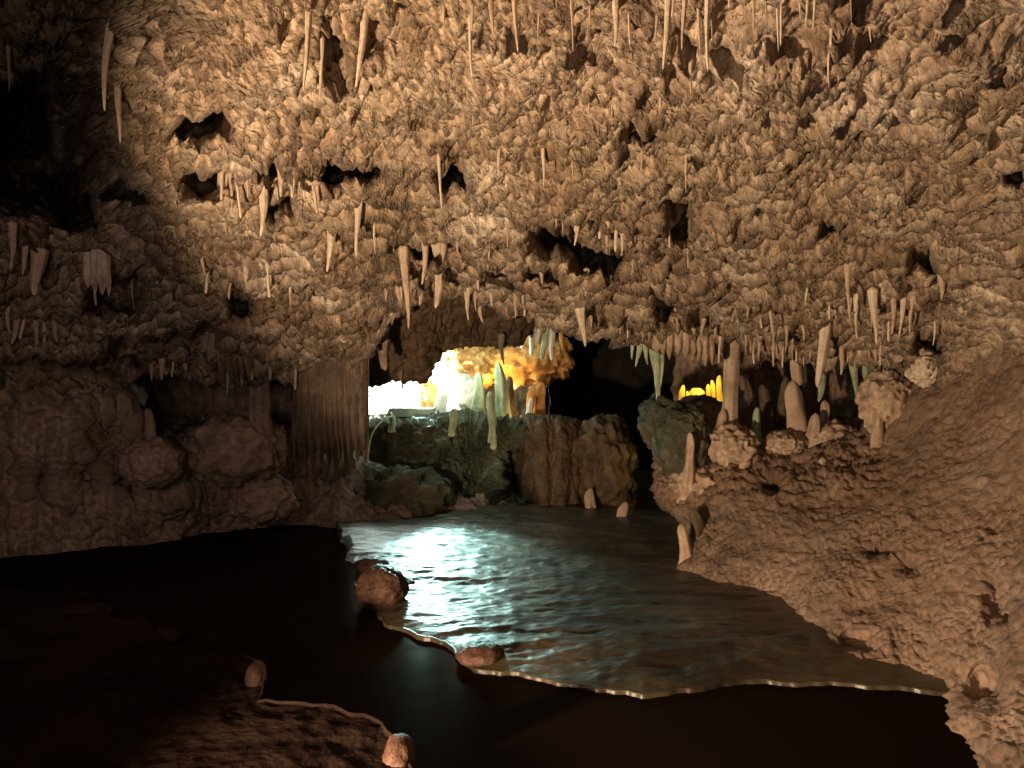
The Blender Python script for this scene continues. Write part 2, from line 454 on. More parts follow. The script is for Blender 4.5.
o = link('wall_right', mesh_from('wall_right', Pb.reshape(-1, 3), grid_faces(*Pb.shape[:2]), M['bank'])); tag(o, kind='structure')
register(Pb)                      # sheet 2

# ------------------------------------------------------------------ LEFT WALL
ltop = interp([(-300, 372), (60, 372), (105, 378), (128, 400), (140, 452), (200, 450), (300, 442), (330, 455), (372, 478), (420, 490), (500, 500), (540, 505)])
wl = [(-250, 572), (0, 556), (100, 545), (200, 532), (300, 524), (345, 528), (400, 522), (450, 514), (520, 506)]
ctrl = [(x, y, float(ydepth(y))) for x, y in wl] + [(x, y + 40, float(ydepth(y)) - 0.1) for x, y in wl]
ctrl += [(-250, 380, 7.4), (0, 385, 7.9), (80, 385, 8.1), (130, 450, 8.2), (220, 455, 8.6), (310, 450, 9.2), (370, 480, 9.8), (450, 500, 10.3), (530, 506, 10.7),
         (-250, 470, 7.0), (0, 470, 7.75), (60, 430, 7.9), (60, 500, 7.8), (160, 500, 8.2), (250, 490, 8.7), (330, 500, 9.3)]
left_depth = tps(ctrl)
nu, nv = 420, 190
PX = np.linspace(-300, 540, nu)[None, :] * np.ones((nv, 1)); v = np.linspace(0, 1, nv)[:, None]
PY = ltop(PX) + (600 - ltop(PX)) * v
Yl = left_depth(PX, PY)
for cx, cy, rx, ry, dp in [(40, 480, 8, 18, 0.4), (120, 480, 14, 10, 0.4), (170, 480, 30, 8, 0.3), (105, 440, 16, 20, 0.4), (85, 470, 12, 12, 0.3), (310, 478, 40, 8, 0.3)]:
    Yl = Yl + dp * smooth_bump(PX, PY, cx, cy, rx, ry, 3)
Pl = at(PX, PY, Yl)
ext = []
for t in np.linspace(1, 0, 50, endpoint=False):
    q = Pl[0].copy(); q[:, 1] += 2.0 * t; q[:, 2] += 0.1 * t; q[:, 0] *= (1 + 0.2 * t); ext.append(q)
Pl = np.concatenate([np.array(ext), Pl], 0)
Pl = Pl + normals(Pl) * rock_disp(Pl, 0.14, 0.09, 0.02, 0.03, 0.05, 33.0)[..., None]
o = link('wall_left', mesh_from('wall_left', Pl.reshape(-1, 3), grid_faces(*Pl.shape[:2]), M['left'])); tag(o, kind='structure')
register(Pl)                      # sheet 3

# ------------------------------------------------------------------ BACK WALLS


def wall_sheet(name, pts_bottom, z0, z1, mat, nu=200, nv=120, seed=0.0, lean=0.0, amp=1.0):
    a = np.array(pts_bottom, float)
    d = np.r_[0, np.cumsum(np.linalg.norm(np.diff(a, axis=0), axis=1))]
    s = np.linspace(0, d[-1], nu)
    X = np.interp(s, d, a[:, 0]); Yy = np.interp(s, d, a[:, 1])
    z = np.linspace(z1, z0, nv)[:, None]
    tz = (z - z0) / (z1 - z0)
    P = np.stack([X[None] + 0 * z, Yy[None] - lean * tz ** 2, z + 0 * X[None]], -1)
    P = P + normals(P) * (amp * rock_disp(P, 0.2, 0.1, 0.02, 0.03, 0.06, seed))[..., None]
    o = link(name, mesh_from(name, P.reshape(-1, 3), grid_faces(nv, nu), mat)); tag(o, kind='structure')
    return P


# chamber lit white beyond the opening
Pw = wall_sheet('wall_chamber', [(-3.2, 12.0), (-2.8, 12.6), (-1.6, 13.0), (-0.9, 12.9), (-0.5, 13.4), (0.4, 14.2)], -0.2, 3.6, M['white'], 240, 160, 50.0, 0.8)
register(Pw)                      # sheet 4
Pq = wall_sheet('wall_recess', [(-7.5, 9.2), (-4.5, 10.3), (-2.6, 10.5), (-1.86, 10.35), (-1.78, 9.9), (-1.86, 9.3)], -0.2, 3.4, M['left'], 220, 120, 55.0, 0.3)  # back of the left recess; hidden forward return added to block chamber light
wall_sheet('wall_light_block', [(0.56, 11.9), (0.60, 12.6), (0.62, 14.8)], -0.2, 3.4, M['void_shade'], 80, 90, 57.0, 0.0, 0.35)  # added screen, set edge-on to keep chamber light off the dark gap
# rock closing off the dark gap, its shade put into the colour, and the space behind the right shelf
wall_sheet('wall_back', [(-5.5, 15.2), (0.4, 15.0), (3.2, 13.5), (4.5, 11.0)], -0.2, 4.2, M['void_shade'], 160, 90, 61.0, 0.8)
wall_sheet('wall_alcove', [(1.9, 10.4), (2.4, 10.0), (3.2, 10.0), (4.2, 9.4), (5.5, 8.6)], 0.1, 3.2, M['bank'], 260, 120, 71.0, 0.9)
# room shell behind the viewer, out of shot
wall_sheet('wall_front', [(7.5, 6.5), (7.0, -1.0), (4, -3.6), (-4, -3.6), (-7.0, -1.0), (-7.5, 7.0)], -0.2, 4.0, M['rear'], 120, 60, 81.0)
# upper lid beyond the lip
X = np.linspace(-6, 6.5, 160)[None, :] * np.ones((90, 1)); Yy = np.linspace(9.6, 15.6, 90)[:, None] * np.ones((1, 160))
Pg = np.stack([X, Yy, 2.9 + 0 * X], -1); Pg[..., 2] += 0.2 * fbm(Pg * 1.2, 3)
o = link('ceiling_rear', mesh_from('ceiling_rear', Pg.reshape(-1, 3), grid_faces(90, 160), M['rear'])); tag(o, kind='structure')

# ------------------------------------------------------------------ FLOOR (wet flowstone), pool, near terrace
rim = [(336, 526), (342, 540), (350, 556), (357, 575), (362, 598), (380, 610), (405, 622), (430, 634), (452, 648), (480, 662), (520, 666), (560, 676), (600, 684), (640, 688),
       (700, 682), (760, 678), (830, 676), (900, 682), (1000, 690)]
R = np.array([at(x, y, ydepth(y, 0.05)) for x, y in rim])[:, :2]
d = np.r_[0, np.cumsum(np.linalg.norm(np.diff(R, axis=0), axis=1))]
nu, nv = 620, 420
s = np.linspace(0, d[-1], nu)
RX = np.interp(s, d, R[:, 0]); RY = np.interp(s, d, R[:, 1])
wob = 0.16 * fbm(np.stack([RX * 2.2, RY * 2.2, 0 * RX], -1), 4, 0.5) * np.clip(s * 2, 0, 1)
RX = RX + wob * 0.5; RY = RY + wob
BX = np.interp(s, [0, d[-1]], [-2.6, 4.2]); BY = np.full(nu, 13.2)
v = np.linspace(0, 1, nv)[:, None]
vv = v ** 1.6
FX = RX[None] * (1 - vv) + BX[None] * vv
FY = RY[None] * (1 - vv) + BY[None] * vv
# scalloped rimstone ripples, long across and short in depth
Q = np.stack([FX * 1.1, FY * 2.1, 0 * FX], -1)
r1 = fbm(Q * 1.5 + 3, 3, 0.5, ridge=True)
r2 = fbm(Q * 4 + 9, 3, 0.55, ridge=True)
FZ = 0.012 + 0.03 * np.clip(v * 6, 0, 1) + (0.026 * r1 + 0.006 * r2 + 0.02 * fbm(Q * 0.5, 2)) * np.clip(v * 9, 0.25, 1)
edge = np.exp(-(v * nv / 3.5) ** 2)
FZ = FZ + 0.006 * np.exp(-((v * nv - 6) / 4) ** 2)
FZ = FZ * (1 - edge) - 0.12 * edge
Pf = np.stack([FX, FY, FZ], -1)
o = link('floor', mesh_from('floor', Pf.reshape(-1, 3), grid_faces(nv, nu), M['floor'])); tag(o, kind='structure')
register(Pf)                      # sheet 5

wm = mesh_from('pool_water', [(-8, -4, 0), (8, -4, 0), (8, 10.9, 0), (-8, 10.9, 0)], [(0, 1, 2, 3)], M['water'], False)
o = link('pool_water', wm); tag(o, 'dark still cave pool below the wet flowstone floor', 'pool', kind='stuff')
bm_ = mesh_from('floor_base', [(-8, -4, -0.3), (8, -4, -0.3), (8, 15.5, -0.3), (-8, 15.5, -0.3)], [(0, 1, 2, 3)], M['rear'], False)
o = link('floor_base', bm_); tag(o, kind='structure')

# near terrace, bottom left
tr = [(-160, 580), (0, 590), (60, 592), (90, 594), (110, 618), (150, 622), (175, 646), (210, 652), (245, 654), (262, 664), (266, 684), (262, 700), (300, 703), (340, 706), (365, 718), (385, 728), (400, 742), (412, 764), (425, 800), (440, 860), (470, 1000)]
R = np.array([at(x, y, ydepth(y, 0.07)) for x, y in tr])[:, :2]
d = np.r_[0, np.cumsum(np.linalg.norm(np.diff(R, axis=0), axis=1))]
nu, nv = 420, 160
s = np.linspace(0, d[-1], nu)
RX = np.interp(s, d, R[:, 0]); RY = np.interp(s, d, R[:, 1])
wob = 0.05 * fbm(np.stack([RX * 4, RY * 4, 0 * RX], -1), 3)
RX = RX + wob; RY = RY + wob * 0.6
BX = np.interp(s, [0, d[-1]], [-5.5, -1.2]); BY = np.interp(s, [0, d[-1]], [4.0, 0.6])
v = np.linspace(0, 1, nv)[:, None]; vv = v ** 1.8
TX = RX[None] * (1 - vv) + BX[None] * vv; TY = RY[None] * (1 - vv) + BY[None] * vv
Q = np.stack([TX, TY, 0 * TX], -1)
TZ = 0.05 + 0.02 * fbm(Q * 1.5 + 70, 3, ridge=True) + 0.012 * fbm(Q * 6, 3, ridge=True)
edge = np.exp(-(v * nv / 3.0) ** 2); TZ = TZ + 0.018 * np.exp(-((v * nv - 5) / 3.5) ** 2)
TZ = TZ * (1 - edge) - 0.1 * edge
Pt = np.stack([TX, TY, TZ], -1)
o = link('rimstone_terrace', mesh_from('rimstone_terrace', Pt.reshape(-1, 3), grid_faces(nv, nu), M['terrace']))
tag(o, 'dark low rimstone terrace with scalloped glinting edge in the near left pool', 'rock terrace')
register(Pt)                      # sheet 6

# ------------------------------------------------------------------ formations


def lathe(name, H, prof, mat, seed=0, nseg=20, nrow=26, flute=0.06, bend=0.0, down=True, fl_n=5.0, lump=0.05):
    """profile of revolution with noise; down=True hangs from z=0, else stands on z=0"""
    t = np.linspace(0, 1, nrow)
    r = np.array([prof(x) for x in t])
    a = np.linspace(0, 2 * math.pi, nseg, endpoint=False)
    T, A = np.meshgrid(t, a, indexing='ij')
    Rr = r[:, None] * np.ones_like(A)
    rm = r.max()
    Q = np.stack([np.cos(A) * 1.2 + seed * 3.7, np.sin(A) * 1.2, T * H / max(rm, 1e-4) * 0.35 + seed], -1)
    Rr = Rr * (1 + flute * np.sin(A * fl_n + seed + 2 * perlin(Q * 0.6)) + lump * 3 * perlin(Q))
    bx = bend * rm * np.sin(T * 2.3 + seed) * 2 * T; by = bend * rm * np.cos(T * 1.9 + seed * 2) * T
    z = (-T if down else T) * H
    V = np.stack([Rr * np.cos(A) + bx, Rr * np.sin(A) + by, z], -1).reshape(-1, 3)
    i = np.arange(nrow * nseg).reshape(nrow, nseg); j = np.roll(i, -1, 1)
    Fq = np.stack([i[:-1], j[:-1], j[1:], i[1:]], -1).reshape(-1, 4)
    if down: Fq = Fq[:, ::-1]
    # caps as degenerate-free fans of quads: add centre verts with triangles expressed as quads is avoided; close with tiny radius
    return mesh_from(name, V, Fq, mat)


def p_tite(R, tip=0.12, flare=0.5, pw=0.8):
    def f(t):
        s = max(0.0, 1 - t)
        r = R * ((1 - tip) * s ** pw + tip + flare * math.exp(-t * 9)) * min(1.0, 0.15 + math.sqrt(t / 0.09))
        if t > 0.93: r *= math.sqrt(max(0.0, 1 - ((t - 0.93) / 0.07) ** 2)) + 0.001
        return r
    return f


def p_straw(R):
    def f(t):
        r = R * (0.75 + 0.25 * (1 - t) + 0.6 * math.exp(-t * 12)) * min(1.0, 0.15 + math.sqrt(t / 0.09))
        if t > 0.92: r *= math.sqrt(max(0.0, 1 - ((t - 0.92) / 0.08) ** 2)) + 0.001
        return r
    return f


def p_mite(R, top=0.55, pw=1.0, foot=0.35, rnd=0.16):
    """stalagmite: t 0 base, 1 tip, rounded tip"""
    def f(t):
        r = R * (1 - (1 - top) * t ** pw + foot * math.exp(-t * 10)) * min(1.0, 0.25 + math.sqrt(t / 0.1))
        if t > 1 - rnd: r *= math.sqrt(max(0.0, 1 - ((t - 1 + rnd) / rnd) ** 2)) + 0.001
        return r
    return f


def p_club(R, rtop):
    def f(t):
        r = R * (1 - t) + rtop * t
        r += 0.35 * R * math.exp(-((t - 0.0) / 0.12) ** 2) + 0.15 * R * math.exp(-((t - 0.35) / 0.2) ** 2)
        r += 0.7 * rtop * math.exp(-((t - 1) / 0.08) ** 2)
        return r
    return f


counter = [0]


def stalactite(px, py0, py1, w, mat='pale', label=None, group=None, Y=None, sheet=(0, 1), name='stalactite', straw=False, tip=0.12, pw=0.8, flare=0.25, lean=0, bend=0.45, flute=0.1):
    """hang one from the rock at pixel column px, row py0, to row py1; w = width in pixels near the root"""
    counter[0] += 1
    if Y is None:
        h = hit(px, py0 + 2, sheet)
        if h is None: h = hit(px, py0 - 4, sheet)
        Y = min(float(h[1]) + (0.012 if w < 8 else -0.04 if w < 14 else -0.16), float(ceil_depth(px, py0)) + 0.25) if h is not None else 7.0
    ms = Y / F
    a = at(px, py0, Y); b = at(px, py1, Y)
    up = 0.10 + 0.1 * (a[2] - b[2])
    H = a[2] - b[2] + up
    R = w * ms / 2
    me = lathe(name, H, (p_straw(R) if straw else p_tite(R, tip, flare, pw)), M[mat], counter[0], 18, 26, flute, bend)
    o = link(name, me, (a[0], Y, a[2] + up))
    if lean: o.rotation_euler = (0, lean, 0)
    tag(o, label or 'slender pale stalactite hanging from the ceiling', 'stalactite', group)
    return o


def stalagmite(px, pybase, pytop, w, mat='tan', label=None, group=None, Y=None, sheet=(2, 3, 5), top=0.5, pw=1.0, foot=0.3, rnd=0.2, dy=0.05, bend=0.3, flute=0.06, lump=0.10, name='stalagmite'):
    counter[0] += 1
    if Y is None:
        h = hit(px, pybase, sheet)
        Y = float(h[1]) + dy if h is not None else 8.0
    ms = Y / F
    a = at(px, pybase, Y); b = at(px, pytop, Y)
    dn = 0.08
    H = b[2] - a[2] + dn
    R = w * ms / 2
    me = lathe(name, H, p_mite(R, top, pw, foot, rnd), M[mat], counter[0], 24, 32, flute, bend, down=False, lump=lump)
    o = link(name, me, (a[0], Y, a[2] - dn))
    tag(o, label or 'stalagmite', 'stalagmite', group)
    return o


import bmesh


def blob(name, px, py, w, h, Y, depth, mat, label, cat, seed=0, sub=5, amp=0.12, pop=0.05, flat=1.0, freq=1.0, drip=0.0):
    """rounded rock mass centred on a sight line, w x h pixels, depth in metres"""
    bm = bmesh.new(); bmesh.ops.create_icosphere(bm, subdivisions=sub, radius=1)
    V = np.array([v.co for v in bm.verts]); Fc = np.array([[v.index for v in f.verts] for f in bm.faces]); bm.free()
    ms = Y / F
    e = np.sign(V) * np.abs(V) ** flat
    S_ = np.array([w * ms / 2, depth / 2, h * ms / 2])
    sz = (S_[0] * S_[2]) ** 0.5
    Q = e * S_ / sz * 1.6 * freq + seed * 5.1
    n = amp * fbm(Q, 3, 0.55) * 1.6 + 0.5 * amp * fbm(Q * 2.3, 3, 0.5, ridge=True) + pop * (0.6 - worley(Q * 3.2))
    if drip: n = n + drip * fbm(Q * np.array([5, 5, 0.6]), 2, 0.5, ridge=True)
    P = e * S_ + V * (n * sz)[:, None]
    c = at(px, py, Y)
    me = mesh_from(name, P, Fc, M[mat])
    o = link(name, me, tuple(c))
    tag(o, label, cat)
    return o


def multi(name, root_px, root_py, Y, mat, items, label, cat, seed=0, slab=None, thick=0.1, rows=70, cols=140):
    """hanging drapery: one sheet-like mass with a toothed lower edge; items = (x0,x1, top(px), bottom fn) in pixels"""


def drapery(name, xs, tops, bots, Y, depth, mat, label, teeth=7, seed=0, tooth=0.25, belly=0.0, ridge=0.12):
    """closed hanging curtain: half-round pleated body between pixel columns, bottom cut into teeth"""
    nu, nv = 150, 70
    ms = Y / F
    x = np.linspace(xs[0], xs[-1], nu)
    tp = np.interp(x, xs, tops); bt = np.interp(x, xs, bots)
    uu = np.linspace(0, 1, nu)
    rs = np.random.RandomState(seed + 5)
    # irregular teeth
    cuts = np.sort(np.r_[0, np.cumsum(rs.uniform(0.6, 1.4, teeth))]); cuts = cuts / cuts[-1]
    k = np.clip(np.searchsorted(cuts, uu, side='right') - 1, 0, teeth - 1)
    loc = (uu - cuts[k]) / (cuts[k + 1] - cuts[k])
    hh = rs.uniform(0.45, 1.0, teeth)[k]
    tri = 1 - np.abs(loc - 0.5) * 2
    bt = bt - (bt - tp) * tooth * (1 - tri ** 0.8 * hh)
    V = []
    for side in (0, 1):
        for j in range(nv):
            t = j / (nv - 1)
            py = tp + (bt - tp) * t
            P = at(x, py, Y)
            prof = np.sqrt(np.clip(1 - (2 * uu - 1) ** 2, 0, 1))
            pinch = (1 - t ** 6) * (0.75 + belly * math.sin(t * math.pi))
            pl = 1 + ridge * np.cos(loc * 2 * math.pi + math.pi) * min(1, 0.3 + t)
            d = depth * 0.5 * prof * pinch * pl
            P[:, 1] += (-d if side == 0 else d)
            V.append(P)
    V = np.array(V)
    n1 = fbm(V * 7 + seed, 3) * 0.02 + 0.012 * fbm(V * np.array([30, 20, 4]) + seed, 2)
    V[:nv, :, 1] -= n1[:nv] * 1.3
    V[nv:, :, 1] += n1[nv:]
    c = V.reshape(-1, 3).mean(0); c[2] = V[..., 2].max()
    i = np.arange(nv * nu).reshape(nv, nu)
    f1 = grid_faces(nv, nu); f2 = grid_faces(nv, nu)[:, ::-1] + nv * nu
    j = i + nv * nu
    s1 = np.stack([i[:-1, 0], i[1:, 0], j[1:, 0], j[:-1, 0]], -1); s2 = np.stack([i[:-1, -1], j[:-1, -1], j[1:, -1], i[1:, -1]], -1)
    s3 = np.stack([i[-1, :-1], i[-1, 1:], j[-1, 1:], j[-1, :-1]], -1)
    me = mesh_from(name, V.reshape(-1, 3) - c, np.concatenate([f1, f2, s1, s2, s3]), M[mat])
    o = link(name, me, tuple(c)); tag(o, label, 'drapery')
    return o


# ---- large stalactites on the lit ceiling: px, top, bottom, width, material, label
BIG = [
    (309, 14, 93, 9, 'pale', 'long thin pale stalactite near the top, slightly leaning, left of the curved one', 0.05),
    (366, 18, 88, 11, 'pale', 'curved pale stalactite with thick root near the top left of centre', 0.06),
    (322, 62, 102, 5, 'pale', 'thin stalactite just right of the long leaning one', 0),
    (472, 16, 79, 7, 'pale', 'straight slim stalactite hanging near the top, left of centre', 0),
    (515, -6, 53, 8, 'tan', 'stalactite running down from the top edge beside a dark notch', 0),
    (571, -6, 52, 5, 'tan', 'needle thin stalactite hanging from the top edge above centre', 0),
    (614, 15, 48, 9, 'pale', 'short fluted stalactite near the top, right of centre', 0),
    (667, -6, 70, 10, 'pale', 'thick tapering stalactite from the top edge, first of the close trio', 0),
    (686, -6, 50, 8, 'tan', 'brown stalactite in the middle of the close trio at the top', 0),
    (709, -6, 73, 8, 'pale', 'pale long stalactite at the right of the close trio at the top', 0),
    (699, 12, 53, 5, 'tan', 'small stalactite squeezed inside the close trio at the top', 0),
    (777, 8, 52, 4, 'pale', 'thin straw stalactite near the top beside a cluster of short drips', 0),
    (752, -6, 30, 6, 'tan', 'short blunt stalactite at the top edge above the straw cluster', 0),
    (807, -6, 28, 5, 'pale', 'left straw of the pair hanging at the top right', 0),
    (816, -6, 30, 5, 'pale', 'right straw of the pair hanging at the top right', 0),
    (830, 52, 85, 5, 'pale', 'lone small pale stalactite below the straw pair', 0),
    (870, 26, 43, 5, 'tan', 'stubby stalactite at the upper right of the ceiling', 0),
    (439, 158, 209, 5, 'pale', 'long straw stalactite over the dark hollow left of centre', 0),
    (542, 150, 187, 6, 'pale', 'small bent stalactite in the middle of the ceiling', 0),
    (262, 198, 237, 11, 'pale', 'bright ivory stalactite with round root on the left ceiling', 0),
    (331, 238, 272, 10, 'pale', 'ivory conical stalactite at the edge of the light, left', 0),
    (359, 214, 257, 8, 'pale', 'tapering stalactite beside a thin straw on the left ceiling', 0),
    (375, 228, 254, 4, 'pale', 'thin straw right of the tapering stalactite on the left ceiling', 0),
    (314, 188, 214, 6, 'pale', 'cream stalactite at the right of the toothed left cluster', 0),
    (404, 264, 329, 11, 'tan', 'long dripping stalactite hanging over the dark opening, left end of the lip', 0),
    (436, 246, 309, 15, 'pale', 'thick blunt ivory stalactite over the dark opening', 0),
    (425, 250, 285, 8, 'tan', 'narrow stalactite fused left of the thick ivory one', 0),
    (444, 248, 285, 8, 'tan', 'narrow stalactite fused right of the thick ivory one', 0),
    (469, 294, 321, 7, 'pale', 'small pale stalactite on the lip left of the bright opening', 0),
    (480, 310, 323, 7, 'tan', 'stubby drop shaped stalactite on the lip', 0),
    (580, 314, 347, 12, 'pale', 'conical stalactite on the lip right of the bright opening', 0),
    (621, 236, 257, 5, 'pale', 'small stalactite at the right end of the big dark hollow', 0),
    (577, 228, 246, 8, 'tan', 'tooth like stalactite hanging inside the big dark hollow', 0),
    (825, 336, 388, 13, 'pale', 'pale thick stalactite reaching down between the right shelf stalagmites', 0),
    (687, 157, 193, 4, 'tan', 'thin dark edged stalactite right of centre', 0),
    (112, 50, 112, 10, 'pale', 'pale stalactite hanging at the edge of the dark left hollow', 0.12),
    (119, 92, 143, 9, 'pale', 'pale stalactite continuing below at the rim of the dark left hollow', 0.06),
    (8, 67, 92, 4, 'tan', 'small pale straw at the far upper left edge', 0),
    (12, 238, 271, 9, 'tan', 'stalactite hanging at the far left edge below the dark hollow', 0),
    (25, 252, 276, 8, 'tan', 'short stalactite second from the far left edge', 0),
    (40, 264, 296, 15, 'tan', 'stout pointed stalactite left of the white tooth curtain', 0),
    (9, 312, 334, 7, 'tan', 'small stalactite on the far left wall', 0),
    (201, 254, 276, 7, 'tan', 'dull grey stalactite on the left ceiling just below the edge of light', 0),
    (873, 305, 345, 10, 'pale', 'leaf shaped stalactite on the right above the knobby stalagmite', 0),
    (892, 300, 335, 8, 'tan', 'stalactite left of the small dark grotto on the right', 0),
    (903, 305, 338, 7, 'pale', 'middle stalactite over the small dark grotto on the right', 0),
    (913, 303, 334, 7, 'tan', 'right stalactite over the small dark grotto on the right', 0),
    (857, 308, 340, 6, 'pale', 'curved thin stalactite right of centre on the right lip', 0),
    (848, 270, 318, 7, 'tan', 'slim stalactite beside a shadowed groove on the right ceiling', 0),
    (770, 312, 332, 5, 'pale', 'short white straw on the right ceiling above the alcove', 0),
    (940, 283, 300, 9, 'tan', 'stumpy stalactite at the smooth right rock edge', 0),
    (935, 325, 346, 4, 'pale', 'thin straw hanging in front of the small dark grotto', 0),
    (808, 288, 306, 5, 'pale', 'small pale straw above the pale thick stalactite', 0),
]
for px, a, b, w, mt, lb, ln in BIG:
    stalactite(px, a, b, w, mt, lb, lean=ln, tip=0.22 if w > 12 else 0.15, pw=0.6 if w > 12 else 0.85)
stalactite(387, 316, 371, 13, 'left', 'thick dark stalactite hanging at the left of the lit opening', Y=8.7, tip=0.4, pw=0.5)
stalactite(502, 344, 366, 7, 'rear', 'dark thin stalactite silhouetted above the tall green stalagmite', Y=9.8)
stalactite(401, 380, 392, 4, 'rear', 'tiny dark stalactite silhouetted against the white glow', Y=9.5)
# bright ones behind the lip
for px, a, b, w, mt, lb in [
    (529, 322, 356, 9, 'white', 'brilliant white stalactite at the left of the lit hanging group'),
    (538, 322, 345, 8, 'white', 'short white stalactite in the lit hanging group'),
    (547, 325, 361, 11, 'green', 'pale green stalactite in the lit hanging group'),
    (554, 322, 361, 9, 'white', 'long white stalactite at the right of the lit hanging group'),
    (562, 330, 351, 6, 'orange', 'orange stalactite at the right end of the lit hanging group'),
    (519, 334, 350, 8, 'white', 'small white stalactite at the top of the white glow')]:
    stalactite(px, a, b, w, mt, lb, Y=10.6, tip=0.25, pw=0.7)
for px, a, b, w, mt, lb in [
    (654, 346, 411, 12, 'green', 'long pale green stalactite pointing down in the dark gap'),
    (661, 346, 390, 7, 'green', 'green stalactite fused right of the long green one'),
    (640, 344, 367, 9, 'green', 'short green stalactite left of the long green one'),
    (634, 344, 360, 6, 'green', 'smallest green stalactite at the left of the dark gap'),
    (647, 346, 365, 7, 'green', 'short green stalactite beside the long green one')]:
    stalactite(px, a, b, w, mt, lb, Y=8.35)
for px, a, b, w, lb in [(866, 366, 397, 8, 'dim green stalactite deep in the right alcove'), (853, 366, 402, 10, 'thick dim stalactite deep in the right alcove'),
                        (818, 366, 402, 16, 'broad dim stalactite behind the pale thick one'), (875, 368, 392, 6, 'small dim stalactite at the right of the alcove')]:
    stalactite(px, a, b, w, 'green', lb, Y=9.0)

# ---- small stalactites: a few shapes, copied
variants = []
for i in range(9):
    me = lathe('stalactite', 1.0, (p_straw(0.3) if i % 3 == 0 else p_tite((0.5, 0.62, 0.42)[i // 3], 0.12, 0.35, (0.9, 0.7, 1.1)[i // 3])), M[('pale', 'tan', 'tan')[i % 3]], i + 100, 12, 14, 0.10, 0.35, lump=0.06)
    variants.append(me)


def small(px, py0, ln, w, label, group, k, sheet=(0,)):
    h = hit(px, py0 + 2, sheet)
    if h is None: return
    Y = float(h[1]) + 0.012; ms = Y / F
    a = at(px, py0, Y)
    H = ln * ms + 0.09
    o = bpy.data.objects.new('small_stalactite', variants[k % 9]); COL.objects.link(o)
    o.location = (a[0], Y, a[2] + 0.09); o.scale = (w * ms, w * ms, H); o.rotation_euler = (random.uniform(-.06, .06), random.uniform(-.08, .08), random.uniform(0, 6))
    tag(o, label, 'stalactite', group)


k = 0
def fringe(xs, pyf, l0, l1, w0, w1, label, group, jit=2.0):
    global k
    for px in xs:
        k += 1
        if random.random() < 0.22: continue
        small(px + random.uniform(-4, 4), pyf(px) + random.uniform(-jit, jit), l0 * 0.7 + (l1 * 1.15 - l0 * 0.7) * random.random() ** 1.7, random.uniform(w0, w1), label, group, k)


fringe(np.arange(456, 530, 6.5), lambda x: ylip(x) - 6, 7, 15, 3.5, 6, 'tiny stalactite on the lip over the dark opening left of centre', 'tiny stalactites on the centre lip')
fringe(np.arange(590, 650, 8), lambda x: ylip(x) - 6, 6, 11, 3, 5, 'tiny stalactite on the lip over the dark gap', 'tiny stalactites over the dark gap')
fringe(np.arange(664, 735, 6), lambda x: ylip(x) - 7, 10, 20, 3, 6, 'small stalactite on the lip left of the tall column', 'small stalactites left of the column')
fringe(np.arange(738, 815, 5), lambda x: ylip(x) - 8, 9, 20, 3, 5, 'small stalactite on the lip over the right alcove', 'small stalactites over the alcove')
fringe(np.arange(832, 900, 6), lambda x: ylip(x) - 12, 12, 26, 3, 6, 'small stalactite on the right end of the lip', 'small stalactites at the right end of the lip')
fringe(np.arange(640, 900, 11), lambda x: 318 + 12 * math.sin(x * 0.5), 10, 22, 3, 6, 'small stalactite in the row just above the right lip', 'small stalactites above the right lip', 8)
fringe(np.arange(388, 425, 7), lambda x: 292, 12, 22, 4, 6, 'small stalactite near the long dripping one on the left lip', 'small stalactites on the left lip', 4)
fringe(np.arange(440, 860, 17), lambda x: -2 + 10 * abs(math.sin(x)), 16, 40, 3, 6, 'slim stalactite in the scattered row along the top of the ceiling', 'slim stalactites along the top', 8)
fringe(np.arange(218, 246, 5), lambda x: 184, 18, 32, 4, 6, 'cream stalactite in the toothed cluster on the left ceiling', 'cream stalactites in the left toothed cluster', 4)
fringe(np.arange(285, 322, 6), lambda x: 184, 14, 26, 4, 6, 'cream stalactite in the toothed cluster right of the ivory one', 'cream stalactites right of the ivory one', 4)
fringe(np.arange(266, 284, 4.5), lambda x: 178, 10, 16, 2, 3, 'white straw in the small dark notch on the left ceiling', 'white straws in the dark notch', 1)
fringe(np.arange(556, 612, 9), lambda x: 222 + (x - 556) * 0.25, 6, 12, 4, 7, 'tiny tooth on the upper edge of the big dark hollow', 'teeth over the big dark hollow', 1)
fringe(np.arange(18, 62, 6), lambda x: 328, 16, 30, 5, 9, 'dull brown stalactite in the far left fringe', 'dull stalactites in the far left fringe', 3)
fringe(np.arange(150, 380, 13), lambda x: 372 - 0 * x, 8, 18, 4, 7, 'dull stalactite on the lower shadowed edge at left', 'dull stalactites on the shadowed left edge', 4)
fringe(np.arange(60, 330, 19), lambda x: 300 + 20 * math.sin(x), 10, 22, 4, 7, 'small dull stalactite scattered over the shadowed left ceiling', 'dull stalactites on the shadowed left ceiling', 12)
fringe(np.arange(400, 700, 24), lambda x: 120 + 40 * math.sin(x * 0.7), 12, 26, 3, 5, 'small stalactite scattered over the middle ceiling', 'small stalactites on the middle ceiling', 14)
fringe(np.arange(460, 700, 16), lambda x: 255 + 25 * math.sin(x * 0.9), 10, 20, 4, 7, 'small stalactite scattered low on the middle ceiling', 'small stalactites low on the middle ceiling', 10)

